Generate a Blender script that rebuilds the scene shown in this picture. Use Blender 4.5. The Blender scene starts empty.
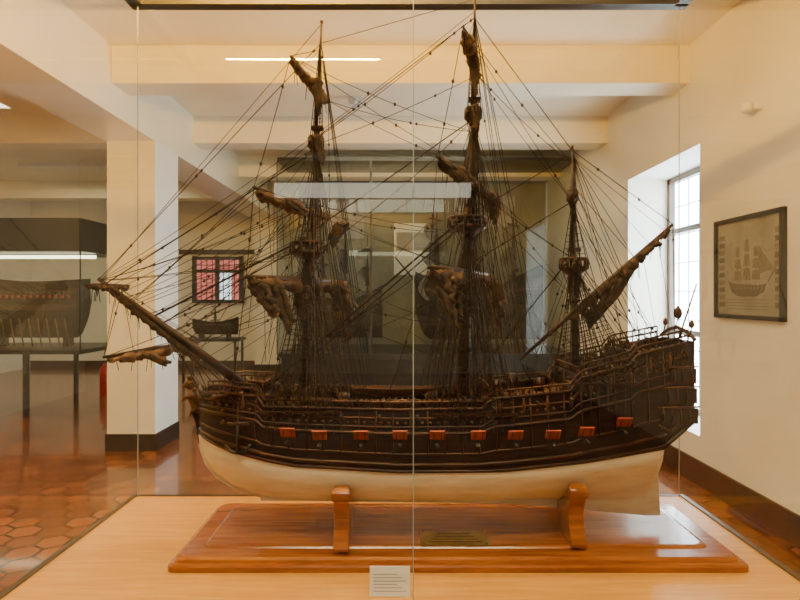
import bpy, bmesh, math, random
from mathutils import Vector, Matrix
from mathutils import noise as mnoise
random.seed(7)
CZ=1.55   # eye height; ship heights below are given relative to it
SY=1.90   # distance to the ship's centre line
scene=bpy.context.scene

# ------------------------------------------------------------ materials
def newmat(name):
    m=bpy.data.materials.new(name); m.use_nodes=True
    nt=m.node_tree; nt.nodes.clear()
    o=nt.nodes.new('ShaderNodeOutputMaterial')
    return m,nt,o
def N(nt,t,**k):
    n=nt.nodes.new(t)
    for a,b in k.items(): setattr(n,a,b)
    return n
def pmat(name,c1,c2=None,rough=.5,scale=8,stretch=(1,1,1),metal=0,bump=0,spec=.5,detail=6,coat=0,lo=.35,hi=.65):
    m,nt,o=newmat(name)
    b=N(nt,'ShaderNodeBsdfPrincipled')
    b.inputs['Roughness'].default_value=rough
    b.inputs['Metallic'].default_value=metal
    b.inputs['Specular IOR Level'].default_value=spec
    b.inputs['Coat Weight'].default_value=coat
    b.inputs['Coat Roughness'].default_value=.12
    nt.links.new(b.outputs[0],o.inputs[0])
    if c2 is None: c2=tuple(x*.85 for x in c1)
    tc=N(nt,'ShaderNodeTexCoord'); mp=N(nt,'ShaderNodeMapping')
    mp.inputs['Scale'].default_value=stretch
    nz=N(nt,'ShaderNodeTexNoise'); nz.inputs['Scale'].default_value=scale; nz.inputs['Detail'].default_value=detail
    r=N(nt,'ShaderNodeValToRGB')
    r.color_ramp.elements[0].color=(*c1,1); r.color_ramp.elements[1].color=(*c2,1)
    r.color_ramp.elements[0].position=lo; r.color_ramp.elements[1].position=hi
    nt.links.new(tc.outputs['Object'],mp.inputs[0]); nt.links.new(mp.outputs[0],nz.inputs[0])
    nt.links.new(nz.outputs[0],r.inputs[0]); nt.links.new(r.outputs[0],b.inputs['Base Color'])
    if bump:
        bp=N(nt,'ShaderNodeBump'); bp.inputs['Strength'].default_value=bump; bp.inputs['Distance'].default_value=.01
        nt.links.new(nz.outputs[0],bp.inputs['Height']); nt.links.new(bp.outputs[0],b.inputs['Normal'])
    return m
def emat(name,c,s):
    m,nt,o=newmat(name); e=N(nt,'ShaderNodeEmission'); e.inputs[0].default_value=(*c,1); e.inputs[1].default_value=s
    nt.links.new(e.outputs[0],o.inputs[0]); return m
def glassmat(name,tint=(.94,.97,.94),base=.07,edge=.7):
    m,nt,o=newmat(name)
    t=N(nt,'ShaderNodeBsdfTransparent'); t.inputs[0].default_value=(*tint,1)
    g=N(nt,'ShaderNodeBsdfGlossy'); g.inputs['Roughness'].default_value=.0
    lw=N(nt,'ShaderNodeLayerWeight'); lw.inputs[0].default_value=.5
    p=N(nt,'ShaderNodeMath',operation='POWER'); p.inputs[1].default_value=4.5
    ma=N(nt,'ShaderNodeMath',operation='MULTIPLY_ADD'); ma.inputs[1].default_value=edge; ma.inputs[2].default_value=base
    mx=N(nt,'ShaderNodeMixShader')
    nt.links.new(lw.outputs['Facing'],p.inputs[0]); nt.links.new(p.outputs[0],ma.inputs[0]); nt.links.new(ma.outputs[0],mx.inputs[0])
    nt.links.new(t.outputs[0],mx.inputs[1]); nt.links.new(g.outputs[0],mx.inputs[2]); nt.links.new(mx.outputs[0],o.inputs[0])
    return m
def brickmat(name,c1,c2,mortar,axes,scale,bw,bh,ms,rough,rotz=0,bump=.3,noise_amt=.5,coat=0,spec=.5,dark=.35):
    m,nt,o=newmat(name)
    b=N(nt,'ShaderNodeBsdfPrincipled'); b.inputs['Roughness'].default_value=rough; b.inputs['Coat Weight'].default_value=coat; b.inputs['Specular IOR Level'].default_value=spec
    nt.links.new(b.outputs[0],o.inputs[0])
    tc=N(nt,'ShaderNodeTexCoord'); sp=N(nt,'ShaderNodeSeparateXYZ'); cb=N(nt,'ShaderNodeCombineXYZ')
    nt.links.new(tc.outputs['Object'],sp.inputs[0])
    nt.links.new(sp.outputs[axes[0]],cb.inputs[0]); nt.links.new(sp.outputs[axes[1]],cb.inputs[1])
    mp=N(nt,'ShaderNodeMapping'); mp.inputs['Rotation'].default_value=(0,0,rotz)
    nt.links.new(cb.outputs[0],mp.inputs[0])
    br=N(nt,'ShaderNodeTexBrick')
    br.inputs['Color1'].default_value=(*c1,1); br.inputs['Color2'].default_value=(*c2,1); br.inputs['Mortar'].default_value=(*mortar,1)
    br.inputs['Scale'].default_value=scale; br.inputs['Brick Width'].default_value=bw; br.inputs['Row Height'].default_value=bh
    br.inputs['Mortar Size'].default_value=ms
    nt.links.new(mp.outputs[0],br.inputs[0])
    nz=N(nt,'ShaderNodeTexNoise'); nz.inputs['Scale'].default_value=3 if scale<5 else 14; nz.inputs['Detail'].default_value=6
    nt.links.new(tc.outputs['Object'],nz.inputs[0])
    mx=N(nt,'ShaderNodeMixRGB',blend_type='MULTIPLY'); mx.inputs[0].default_value=noise_amt
    r=N(nt,'ShaderNodeValToRGB'); r.color_ramp.elements[0].color=(dark,dark*.92,dark*.85,1); r.color_ramp.elements[1].color=(1.2,1.17,1.14,1)
    r.color_ramp.elements[0].position=.3; r.color_ramp.elements[1].position=.7
    nt.links.new(nz.outputs[0],r.inputs[0])
    nt.links.new(br.outputs[0],mx.inputs[1]); nt.links.new(r.outputs[0],mx.inputs[2]); nt.links.new(mx.outputs[0],b.inputs['Base Color'])
    bp=N(nt,'ShaderNodeBump'); bp.inputs['Strength'].default_value=bump; bp.inputs['Distance'].default_value=.003; bp.invert=True
    nt.links.new(br.outputs['Fac'],bp.inputs['Height']); nt.links.new(bp.outputs[0],b.inputs['Normal'])
    return m
def hexmat(name,size):
    m,nt,o=newmat(name); Lk=nt.links.new
    b=N(nt,'ShaderNodeBsdfPrincipled'); b.inputs['Roughness'].default_value=.25; b.inputs['Coat Weight'].default_value=.6; b.inputs['Coat Roughness'].default_value=.07; b.inputs['Coat IOR'].default_value=1.6
    Lk(b.outputs[0],o.inputs[0])
    tc=N(nt,'ShaderNodeTexCoord')
    def vm(op,a=None,c=None,sc=None):
        n=N(nt,'ShaderNodeVectorMath',operation=op)
        for i,x in enumerate((a,c)):
            if x is None: continue
            if isinstance(x,tuple): n.inputs[i].default_value=x
            else: Lk(x,n.inputs[i])
        if sc is not None: n.inputs['Scale'].default_value=sc
        return n
    def mt(op,a,c=None):
        n=N(nt,'ShaderNodeMath',operation=op)
        for i,x in enumerate((a,c)):
            if x is None: continue
            if isinstance(x,(int,float)): n.inputs[i].default_value=x
            else: Lk(x,n.inputs[i])
        return n.outputs[0]
    p0=vm('SCALE',tc.outputs['Object'],sc=1/size); p=vm('ADD',p0.outputs[0],(200,200*1.7320508,0)); p=vm('MULTIPLY',p.outputs[0],(1,1,0)).outputs[0]
    R=(1,1.7320508,1); H=(.5,.8660254,0)
    a=vm('SUBTRACT',vm('MODULO',p,R).outputs[0],H).outputs[0]
    c=vm('SUBTRACT',vm('MODULO',vm('SUBTRACT',p,H).outputs[0],R).outputs[0],H).outputs[0]
    la=vm('LENGTH',a).outputs['Value']; lc=vm('LENGTH',c).outputs['Value']
    lt=mt('LESS_THAN',la,lc)
    mx=N(nt,'ShaderNodeMix',data_type='VECTOR'); Lk(lt,mx.inputs[0]); Lk(c,mx.inputs[4]); Lk(a,mx.inputs[5]); g=mx.outputs[1]
    ag=vm('ABSOLUTE',g).outputs[0]
    d1=vm('DOT_PRODUCT',ag,(.5,.8660254,0)).outputs['Value']
    sx=N(nt,'ShaderNodeSeparateXYZ'); Lk(ag,sx.inputs[0])
    ed=mt('MAXIMUM',d1,sx.outputs[0])
    grout=mt('GREATER_THAN',ed,.445)
    idv=vm('SUBTRACT',p,g).outputs[0]
    wn=N(nt,'ShaderNodeTexWhiteNoise',noise_dimensions='2D'); Lk(vm('SNAP',vm('ADD',idv,(.1,.1,0)).outputs[0],(.25,.2,1)).outputs[0],wn.inputs['Vector'])
    r=N(nt,'ShaderNodeValToRGB'); r.color_ramp.elements[0].color=(.12,.032,.009,1); r.color_ramp.elements[1].color=(.33,.105,.028,1); Lk(wn.outputs['Value'],r.inputs[0])
    m2=N(nt,'ShaderNodeMixRGB'); Lk(grout,m2.inputs[0]); Lk(r.outputs[0],m2.inputs[1]); m2.inputs[2].default_value=(.04,.014,.006,1)
    Lk(m2.outputs[0],b.inputs['Base Color'])
    bp=N(nt,'ShaderNodeBump'); bp.inputs['Strength'].default_value=.5; bp.inputs['Distance'].default_value=.005
    hh=mt('ADD',mt('MULTIPLY',grout,-1),mt('MULTIPLY',wn.outputs['Value'],.5)); Lk(hh,bp.inputs['Height']); Lk(bp.outputs[0],b.inputs['Normal']); Lk(bp.outputs[0],b.inputs['Coat Normal'])
    return m

M_wall=pmat('plaster_white',(.76,.745,.68),(.82,.805,.74),rough=.75,scale=2,bump=.05)
M_ceil=pmat('ceiling_paint',(.78,.72,.56),(.82,.76,.60),rough=.28,scale=2)
M_base=pmat('baseboard_paint',(.05,.022,.012),(.075,.035,.02),rough=.4)
M_black=pmat('black_metal',(.008,.008,.008),(.014,.014,.014),rough=.4)
M_floor=hexmat('terracotta_hex_tiles',.19)
M_table=pmat('light_oak_veneer',(.68,.365,.065),(.56,.28,.042),rough=.38,scale=5,stretch=(1,14,8),detail=8)
M_board=pmat('varnished_cherry',(.38,.118,.012),(.23,.060,.006),rough=.22,scale=4,stretch=(1.2,16,10),detail=8,coat=.4)
M_brass=pmat('brass_plate',(.30,.19,.03),(.42,.28,.05),rough=.35,scale=30,metal=.8)
M_hull=brickmat('dark_oak_planks',(.021,.0046,.0018),(.010,.0026,.0012),(.002,.001,.0007),(0,2),55,.9*6,.9,.06,.32,bump=.4,noise_amt=.6,coat=.0,spec=.25)
M_white=pmat('aged_white_hull',(.78,.74,.60),(.56,.45,.29),rough=.5,scale=9,stretch=(1,1,5),detail=9,bump=.12,lo=.45,hi=.88)
M_wale=pmat('wale_wood',(.040,.010,.0038),(.018,.0048,.0022),rough=.32,scale=30,spec=.3)
M_mast=pmat('mast_wood',(.030,.009,.0032),(.014,.0045,.0018),rough=.45,scale=40,stretch=(1,1,.2),spec=.22)
M_spar=pmat('spar_wood',(.085,.027,.008),(.035,.011,.0035),rough=.45,scale=40,spec=.3)
M_sail=pmat('furled_canvas',(.22,.125,.050),(.06,.030,.012),rough=.85,scale=32,bump=.6,spec=.2)
M_sail2=pmat('furled_canvas_dark',(.09,.050,.023),(.022,.012,.007),rough=.85,scale=32,bump=.6,spec=.2)
M_rope=pmat('rope_dark',(.011,.006,.0035),(.018,.010,.005),rough=.8,scale=60,spec=.12)
M_rope2=pmat('rope_tan',(.12,.07,.03),(.08,.04,.018),rough=.8,scale=60,spec=.2)
M_red=pmat('port_lid_red',(.38,.045,.012),(.24,.026,.008),rough=.5,scale=40)
M_dark=pmat('port_black',(.003,.0025,.002),(.006,.005,.003),rough=.6)
M_gold=pmat('carving_gilt',(.15,.060,.015),(.05,.018,.005),rough=.4,scale=60,spec=.35)
M_deck=pmat('deck_planks',(.12,.05,.018),(.065,.025,.009),rough=.5,scale=20,stretch=(1,12,1))
M_glass=glassmat('case_glass')
M_gedge=pmat('glass_edge',(.30,.36,.32),(.36,.42,.38),rough=.2)
M_paper=pmat('paper_white',(.85,.85,.82),(.8,.8,.78),rough=.7)
M_ink=pmat('print_ink',(.35,.35,.34),(.25,.25,.25),rough=.7)
M_grey=pmat('grey_green_panel',(.145,.150,.110),(.21,.21,.155),rough=.7,scale=1.5)
M_winfr=pmat('window_frame_paint',(.08,.055,.04),(.11,.08,.055),rough=.4)
M_extred=pmat('extinguisher_red',(.55,.02,.012),(.45,.015,.01),rough=.3)
M_wplast=pmat('white_plastic',(.8,.8,.78),(.75,.75,.73),rough=.4)
M_lightwhite=emat('lamp_diffuser',(1,.90,.60),7)
M_pend=emat('pendant_diffuser',(1,.93,.72),6)
M_pane=emat('backlit_red_pane',(.9,.22,.18),1.0)
M_panew=emat('daylight_pane',(.85,.93,1),2.0)

# ------------------------------------------------------------ mesh builder
class MB:
    def __init__(s): s.v=[];s.f=[];s.mi=[];s.sm=[];s.mats=[]
    def m(s,mat):
        if mat not in s.mats: s.mats.append(mat)
        return s.mats.index(mat)
    def add(s,vs,fs,mat,smooth=False,T=None):
        b=len(s.v); k=s.m(mat)
        for p in vs:
            p=Vector(p)
            s.v.append(T@p if T else p)
        for f in fs:
            s.f.append([b+i for i in f]); s.mi.append(k); s.sm.append(smooth)
    def box(s,lo,hi,mat,T=None):
        x0,y0,z0=lo;x1,y1,z1=hi
        vs=[(x0,y0,z0),(x1,y0,z0),(x1,y1,z0),(x0,y1,z0),(x0,y0,z1),(x1,y0,z1),(x1,y1,z1),(x0,y1,z1)]
        s.add(vs,[(0,3,2,1),(4,5,6,7),(0,1,5,4),(1,2,6,5),(2,3,7,6),(3,0,4,7)],mat,False,T)
    def tube(s,pts,rad,mat,n=6,jit=0,cap=True,smooth=True,sq=1.0):
        pts=[Vector(p) for p in pts]
        if not isinstance(rad,(list,tuple)): rad=[rad]*len(pts)
        vs=[];fs=[]
        up=None
        for i,p in enumerate(pts):
            d=(pts[min(i+1,len(pts)-1)]-pts[max(i-1,0)])
            if d.length<1e-9: d=Vector((0,0,1))
            d.normalize()
            if up is None:
                up=Vector((0,0,1)) if abs(d.z)<.9 else Vector((0,1,0))
            a=d.cross(up)
            if a.length<1e-4: a=d.cross(Vector((1,0,0)))
            a.normalize(); b=a.cross(d).normalized()
            for j in range(n):
                t=2*math.pi*j/n
                r=rad[i]*(1+ (random.uniform(-jit,jit) if jit else 0))
                vs.append(p+a*(r*math.cos(t)*sq)+b*(r*math.sin(t)))
        for i in range(len(pts)-1):
            for j in range(n):
                k=(j+1)%n
                fs.append((i*n+j,i*n+k,(i+1)*n+k,(i+1)*n+j))
        if cap:
            fs.append(tuple(range(n-1,-1,-1))); fs.append(tuple((len(pts)-1)*n+j for j in range(n)))
        s.add(vs,fs,mat,smooth)
    def cyl(s,p0,p1,r0,r1,mat,n=10): s.tube([p0,p1],[r0,r1],mat,n)
    def line(s,p0,p1,r,mat,sag=0,n=3):
        p0=Vector(p0);p1=Vector(p1)
        if sag:
            pts=[]
            for i in range(9):
                t=i/8; p=p0.lerp(p1,t); p.z-=sag*4*t*(1-t); pts.append(p)
        else: pts=[p0,p1]
        s.tube(pts,r,mat,n,cap=False)
    def lathe(s,c,prof,mat,n=16):
        vs=[];fs=[]
        for r,z in prof:
            for j in range(n):
                t=2*math.pi*j/n; vs.append((c[0]+r*math.cos(t),c[1]+r*math.sin(t),c[2]+z))
        for i in range(len(prof)-1):
            for j in range(n):
                k=(j+1)%n; fs.append((i*n+j,i*n+k,(i+1)*n+k,(i+1)*n+j))
        fs.append(tuple(range(n-1,-1,-1))); fs.append(tuple((len(prof)-1)*n+j for j in range(n)))
        s.add(vs,fs,mat,True)
    def ball(s,c,r,mat,sc=(1,1,1),n=8):
        m=6
        vs=[];fs=[]
        for i in range(m+1):
            a=-math.pi/2+math.pi*i/m
            for j in range(n):
                t=2*math.pi*j/n
                vs.append((c[0]+r*sc[0]*max(math.cos(a),.02)*math.cos(t),c[1]+r*sc[1]*max(math.cos(a),.02)*math.sin(t),c[2]+r*sc[2]*math.sin(a)))
        for i in range(m):
            for j in range(n):
                k=(j+1)%n; fs.append((i*n+j,i*n+k,(i+1)*n+k,(i+1)*n+j))
        s.add(vs,fs,mat,True)
    def obj(s,name,parent=None,bevel=0):
        me=bpy.data.meshes.new(name); me.from_pydata([tuple(v) for v in s.v],[],s.f)
        for m in s.mats: me.materials.append(m)
        me.polygons.foreach_set('material_index',s.mi); me.polygons.foreach_set('use_smooth',s.sm)
        me.validate(); me.update()
        bm=bmesh.new(); bm.from_mesh(me); bmesh.ops.recalc_face_normals(bm,faces=bm.faces); bm.to_mesh(me); bm.free()
        o=bpy.data.objects.new(name,me); scene.collection.objects.link(o)
        if bevel:
            b=o.modifiers.new('bevel','BEVEL'); b.width=bevel; b.segments=2; b.limit_method='ANGLE'
        if parent:
            o.parent=parent; o.matrix_parent_inverse=Matrix.Translation(parent.location).inverted()
        return o
def empty(name,loc):
    e=bpy.data.objects.new(name,None); e.location=loc; scene.collection.objects.link(e); e.empty_display_size=.1
    return e
def boxobj(name,lo,hi,mat,parent=None,bevel=0):
    b=MB(); b.box(lo,hi,mat); return b.obj(name,parent,bevel)
def tab(t,x):
    if x<=t[0][0]: return t[0][1]
    for (a,b),(c,d) in zip(t,t[1:]):
        if x<=c: return b+(d-b)*(x-a)/(c-a) if c>a else d
    return t[-1][1]

# ------------------------------------------------------------ room
RX=2.46; LX=-8.0; YB=-9.0; YF=13.0; ZC=3.68
boxobj('floor',(LX-.3,YB-.3,-.1),(RX+.5,YF+.3,0),M_floor)
boxobj('ceiling',(LX-.3,YB-.3,ZC),(RX+.5,YF+.3,ZC+.15),M_ceil)
w=MB()
wy0,wy1,wz0,wz1=4.92,6.47,.40,2.8
w.box((RX,YB,0),(RX+.5,wy0,ZC),M_wall); w.box((RX,wy1,0),(RX+.5,YF,ZC),M_wall)
w.box((RX,wy0,0),(RX+.5,wy1,wz0),M_wall); w.box((RX,wy0,wz1),(RX+.5,wy1,ZC),M_wall)
w.obj('wall_right')
boxobj('wall_back',(LX,YF,0),(RX+.5,YF+.3,ZC),M_wall)
boxobj('wall_left',(LX-.3,YB,0),(LX,YF,ZC),M_wall)
boxobj('wall_front',(LX,YB-.3,0),(RX+.5,YB,ZC),M_wall)
b=MB(); b.box((RX-.02,YB,0),(RX,YF,.2),M_base); b.obj('baseboard_right')
b=MB(); b.box((LX,YF-.02,0),(RX,YF,.15),M_base); b.obj('baseboard_back')
b=MB()
for y in (-6.9,-4.9,-2.9,-.9,1.1,3.1,5.1,7.1,9.1,11.1):
    b.box((-2.45,y,3.36),(RX,y+.32,ZC),M_ceil)
b.obj('trim_1')
b=MB(); b.box((-2.95,YB,3.1),(-2.45,YF,ZC),M_ceil)
for y in (-6,-1.5,3.1,7.1,11.1): b.box((LX,y,3.36),(-2.95,y+.32,ZC),M_ceil)
b.obj('trim_2')
for i,y in enumerate((-6.0,6.0,12.1)):
    e=empty('square_column',(-2.7,y+.3,0))
    boxobj('shaft',(-2.93,y,0),(-2.45,y+.62,3.1),M_wall,e)
    boxobj('plinth_band',(-2.945,y-.012,0),(-2.438,y+.632,.17),M_black,e)
# window right
b=MB(); X=RX+.42
for (y0,y1) in ((wy0,wy0+.06),(wy1-.06,wy1),((wy0+wy1)/2-.04,(wy0+wy1)/2+.04)): b.box((X,y0,wz0),(X+.06,y1,wz1),M_winfr)
for z in (wz0,wz0+.75,wz1-.6,wz1-.06): b.box((X,wy0,z),(X+.06,wy1,z+.055),M_winfr)
for y in [wy0+.15+.22*i for i in range(7)]: b.cyl((X+.09,y,wz0),(X+.09,y,wz1),.006,.006,M_winfr,6)
for z in [wz0+.3*i for i in range(9)]: b.cyl((X+.09,wy0,z),(X+.09,wy1,z),.005,.005,M_winfr,6)
b.obj('window_1')
# back wall window
b=MB()
wx0,wx1=-4.42,-3.45; z0,z1=1.46,2.35
b.box((wx0,YF-.02,z0),(wx1,YF-.01,z1),M_pane)
b.box((wx0+.5,YF-.025,z0),(wx1-.2,YF-.015,z1-.25),M_panew)
for x in (wx0-.06,(wx0+wx1)/2-.05,wx1-.02): b.box((x,YF-.08,z0-.06),(x+.09,YF,z1+.06),M_black)
for z in (z0-.06,z1-.02,z1-.3): b.box((wx0-.06,YF-.08,z),(wx1+.06,YF,z+.07),M_black)
for x in [wx0+.12*i for i in range(1,8)]: b.box((x,YF-.05,z0),(x+.015,YF-.03,z1),M_black)
for z in [z0+.15*i for i in range(1,6)]: b.box((wx0,YF-.05,z),(wx1,YF-.03,z+.015),M_black)
b.box((wx0-.35,YF-.06,z1+.1),(wx1+.7,YF,z1+.2),M_black)
b.obj('window_2')
# ceiling bits
b=MB(); b.lathe((.22,6.2,ZC-.06),[(.02,0),(.055,.01),(.06,.045),(.04,.06)],M_wplast); b.obj('smoke_detector')
b=MB(); b.box((-.54,6.3,ZC-.12),(-.40,6.42,ZC-.02),M_wplast); b.cyl((-.47,6.36,ZC-.04),(-.47,6.36,ZC),.015,.015,M_wplast); b.cyl((-.47,6.25,ZC-.09),(-.47,6.31,ZC-.08),.025,.03,M_wplast); b.obj('ceiling_camera')
# framed print on right wall
e=empty('framed_picture',(RX-.02,4.22,1.75))
b=MB(); y0,y1,z0,z1=3.81,4.64,1.385,2.12
for lo,hi in (((RX-.035,y0,z0),(RX,y1,z0+.03)),((RX-.035,y0,z1-.03),(RX,y1,z1)),((RX-.035,y0,z0),(RX,y0+.03,z1)),((RX-.035,y1-.03,z0),(RX,y1,z1))): b.box(lo,hi,M_black)
b.obj('frame',e)
M_print=pmat('aged_print',(.20,.195,.165),(.31,.30,.25),rough=.35,scale=5)
b=MB(); b.box((RX-.015,y0+.03,z0+.03),(RX-.005,y1-.03,z1-.03),M_print)
M_pl=pmat('print_line',(.06,.055,.045),(.11,.10,.08),rough=.6,scale=60)
M_ps=pmat('print_sail',(.11,.105,.085),(.20,.19,.15),rough=.6,scale=60)
xx=RX-.016
def pp(poly,m,o=0): b.add([(xx-o,y,z) for y,z in poly],[tuple(range(len(poly)))],m)
pp([(4.00,1.63),(4.03,1.58),(4.12,1.545),(4.34,1.545),(4.42,1.58),(4.47,1.66),(4.40,1.64),(4.10,1.625)],M_pl)
for k in range(9): pp([(4.05+.04*k,1.60),(4.06+.04*k,1.60),(4.06+.04*k,1.61),(4.05+.04*k,1.61)],M_print,.001)
for yy,h in ((4.12,.29),(4.23,.36),(4.34,.30)):
    pp([(yy-.003,1.62),(yy+.003,1.62),(yy+.002,1.62+h),(yy-.002,1.62+h)],M_pl,.0012)
    for k in range(3):
        w_=.050-.010*k; zb_=1.66+h*.28*k
        pp([(yy-w_,zb_),(yy+w_,zb_+.005),(yy+w_*.75,zb_+h*.24),(yy-w_*.75,zb_+h*.24)],M_ps,.0006)
pp([(3.98,1.64),(3.90,1.74),(3.905,1.745),(3.99,1.65)],M_pl); pp([(3.92,1.73),(4.09,1.90),(4.09,1.70)],M_ps,.0006)
for k in range(4): pp([(3.97,1.52-.022*k),(4.50,1.52-.022*k),(4.50,1.526-.022*k),(3.97,1.526-.022*k)],M_ps,.0008)
for k in range(10):
    z=1.47+.055*k
    for (a,c) in ((4.51,4.59),(3.86,3.91)): pp([(a,z),(c,z),(c,z+.035),(a,z+.035)],M_ps if k%2 else M_pl,.0008)
for k in range(60):
    y=random.uniform(3.93,4.48); z=random.uniform(1.46,2.05); pp([(y,z),(y+random.uniform(.01,.04),z),(y+.02,z+random.uniform(.003,.012))],M_ps,.0003)
b.obj('print',e)
b=MB(); b.lathe((RX-.09,4.1,2.80),[(.02,0),(.045,.02),(.045,.05),(.03,.07)],M_wplast); b.box((RX-.06,4.06,2.82),(RX,4.14,2.86),M_wplast); b.obj('wall_security_camera')

# ------------------------------------------------------------ main display case
TZ=.78
GX0,GX1,GY0,GY1,GZ=-1.005,1.07,1.49,2.30,2.66
case=empty('display_case',((GX0+GX1)/2,1.9,0))
boxobj('table_top',(GX0-.01,GY0-.02,TZ-.04),(GX1+.01,GY1+.01,TZ),M_table,case)
b=MB()
b.box((GX0-.025,GY0-.03,TZ-.09),(GX0-.008,GY1+.02,TZ+.004),M_black); b.box((GX1+.008,GY0-.03,TZ-.09),(GX1+.025,GY1+.02,TZ+.004),M_black)
b.box((GX0-.02,GY1+.008,TZ-.09),(GX1+.02,GY1+.02,TZ+.002),M_black); b.box((GX0-.02,GY0-.035,TZ-.09),(GX1+.02,GY0-.02,TZ+.002),M_black)
b.box((GX0+.05,GY0+.05,0),(GX1-.05,GY1-.05,TZ-.09),M_black)
b.obj('plinth',case)
def quad(name,vs,mat,parent):
    q=MB(); q.add(vs,[(0,1,2,3)],mat); return q.obj(name,parent)
quad('glass_front_a',[(GX0,GY0,TZ),(.031,GY0,TZ),(.031,GY0,GZ),(GX0,GY0,GZ)],M_glass,case)
quad('glass_front_b',[(.035,GY0,TZ),(GX1,GY0,TZ),(GX1,GY0,GZ),(.035,GY0,GZ)],M_glass,case)
quad('glass_back',[(GX0,GY1,TZ),(GX1,GY1,TZ),(GX1,GY1,GZ),(GX0,GY1,GZ)],M_glass,case)
quad('glass_side_a',[(GX0,GY0,TZ),(GX0,GY1,TZ),(GX0,GY1,GZ),(GX0,GY0,GZ)],M_glass,case)
quad('glass_side_b',[(GX1,GY0,TZ),(GX1,GY1,TZ),(GX1,GY1,GZ),(GX1,GY0,GZ)],M_glass,case)
b=MB()
b.box((.0318,GY0-.002,TZ),(.0342,GY0+.002,GZ),M_gedge)
for x in (GX0,GX1):
    b.box((x-.0012,GY1-.002,TZ),(x+.0012,GY1+.002,GZ),M_gedge)
b.obj('glass_edges',case)
b=MB()
b.box((GX0-.03,GY1-.02,GZ),(GX1+.03,GY1+.03,GZ+.05),M_black); b.box((GX0-.03,GY0-.03,GZ),(GX1+.03,GY0+.02,GZ+.05),M_black)
b.box((GX0-.03,GY0,GZ),(GX0+.02,GY1,GZ+.05),M_black); b.box((GX1-.02,GY0,GZ),(GX1+.03,GY1,GZ+.05),M_black)
b.obj('top_frame',case)
# label
e=empty('label_card',(-.025,1.55,TZ))
b=MB(); T=Matrix.Translation((-.026,1.535,TZ+.001))@Matrix.Rotation(math.radians(-14),4,'X')
b.box((-.052,0,0),(.052,.002,.07),M_paper,T)
for k in range(6): b.box((-.043,-.0008,.012+.008*k),(.043-.012*(k%3),0,.0135+.008*k),M_ink,T)
T2=Matrix.Translation((-.026,1.572,TZ+.001))@Matrix.Rotation(math.radians(14),4,'X')
b.box((-.052,0,0),(.052,.002,.07),M_paper,T2)
b.obj('card',e)

# ------------------------------------------------------------ varnished stand (base board + cradles)
def rrect(cx,cy,hx,hy,r,n=6):
    out=[]
    for (sx,sy,a0) in ((1,1,0),(-1,1,90),(-1,-1,180),(1,-1,270)):
        for i in range(n+1):
            a=math.radians(a0+90*i/n); out.append((cx+sx*(hx-r)+r*math.cos(a),cy+sy*(hy-r)+r*math.sin(a)))
    return out
stand=empty('ship_display_stand',(.163,1.91,TZ))
b=MB(); loops=[(0,0,.02),(0,.014,.02),(-.004,.019,.02),(-.012,.021,.02),(-.016,.028,.025),(-.024,.034,.03),(-.075,.036,.03),(-.079,.040,.03),(-.085,.042,.03),(-.09,.0425,.03)]
vs=[];fs=[]
n=28
for off,z,r in loops:
    for (x,y) in rrect(.163,1.91,.815+off,.242+off,r): vs.append((x,y,TZ+z+.0005))
for i in range(len(loops)-1):
    for j in range(n):
        k=(j+1)%n; fs.append((i*n+j,i*n+k,(i+1)*n+k,(i+1)*n+j))
fs.append(tuple(range(n-1,-1,-1))); fs.append(tuple((len(loops)-1)*n+j for j in range(n)))
b.add(vs,fs,M_board); b.obj('base_board',stand)
BT=TZ+.043
b=MB(); b.box((.062,1.745,BT),(.262,1.85,BT+.003),M_brass)
for k in range(4): b.box((.082+.01*k,1.765+.02*k,BT+.003),(.242-.01*k,1.769+.02*k,BT+.0035),M_dark)
for x in (.07,.254):
    for y in (1.752,1.843): b.ball((x,y,BT+.003),.003,M_gold)
b.obj('brass_plate',stand)

# ------------------------------------------------------------ the ship
XE=.872
ZK=[(-.63,-.43),(-.625,-.475),(-.61,-.52),(-.58,-.56),(-.52,-.60),(-.44,-.622),(-.3,-.632),(.35,-.634),(.775,-.668)]
ZW=[(-.63,-.427),(-.5,-.458),(-.3,-.492),(0,-.510),(.3,-.508),(.55,-.485),(.775,-.452),(XE,-.375)]
ZS=[(-.63,-.295),(-.52,-.287),(-.42,-.295),(-.40,-.325),(.0,-.333),(.24,-.33),(.27,-.302),(.5,-.280),(.53,-.243),(.68,-.205),(.705,-.173),(XE,-.138)]
def zk(x):
    if x>.776: return tab([(.776,-.462),(.82,-.435),(XE,-.385)],x)
    return tab(ZK,x)
def zw(x): return max(tab(ZW,x),zk(x)+.004)
def zs(x): return tab(ZS,x)
def Bm(x,u=0):
    t=min(max((x+.632)/.34,0),1)
    B=.176*(max(1-(1-t)**2.3,0))**(.62-.15*u)
    if x>.2: B*=1-.30*((x-.2)/.7)**1.6
    return max(B,.004)
def pexp(x):
    if x>.776: return .7
    if x>.15: return .9+3.6*((x-.15)/.625)**2.2
    if x<-.35: return .9+.8*((-.35-x)/.28)
    return .9
def hp(x,v,side=-1,off=0):
    if v<=1:
        th=v*math.pi/2
        y=Bm(x)*math.sin(th)**pexp(x); z=zk(x)+(zw(x)-zk(x))*(1-math.cos(th))
    else:
        u=v-1; y=Bm(x,u)*(1-.17*u**1.4); z=zw(x)+(zs(x)-zw(x))*u
    return Vector((x,SY+side*(y+off),CZ+z))
def hpz(x,z,side=-1,off=0):
    u=(z-zw(x))/(zs(x)-zw(x)); return hp(x,1+u,side,off)
ship=empty('model_sailing_ship',(.1,SY,CZ-.65))
xs=[-.63+.01*i for i in range(12)]+[-.51+.025*i for i in range(52)]
xs=[x for x in xs if x<.77]+[.775,.7765,.79,.81,.83,.85,XE]
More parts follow.
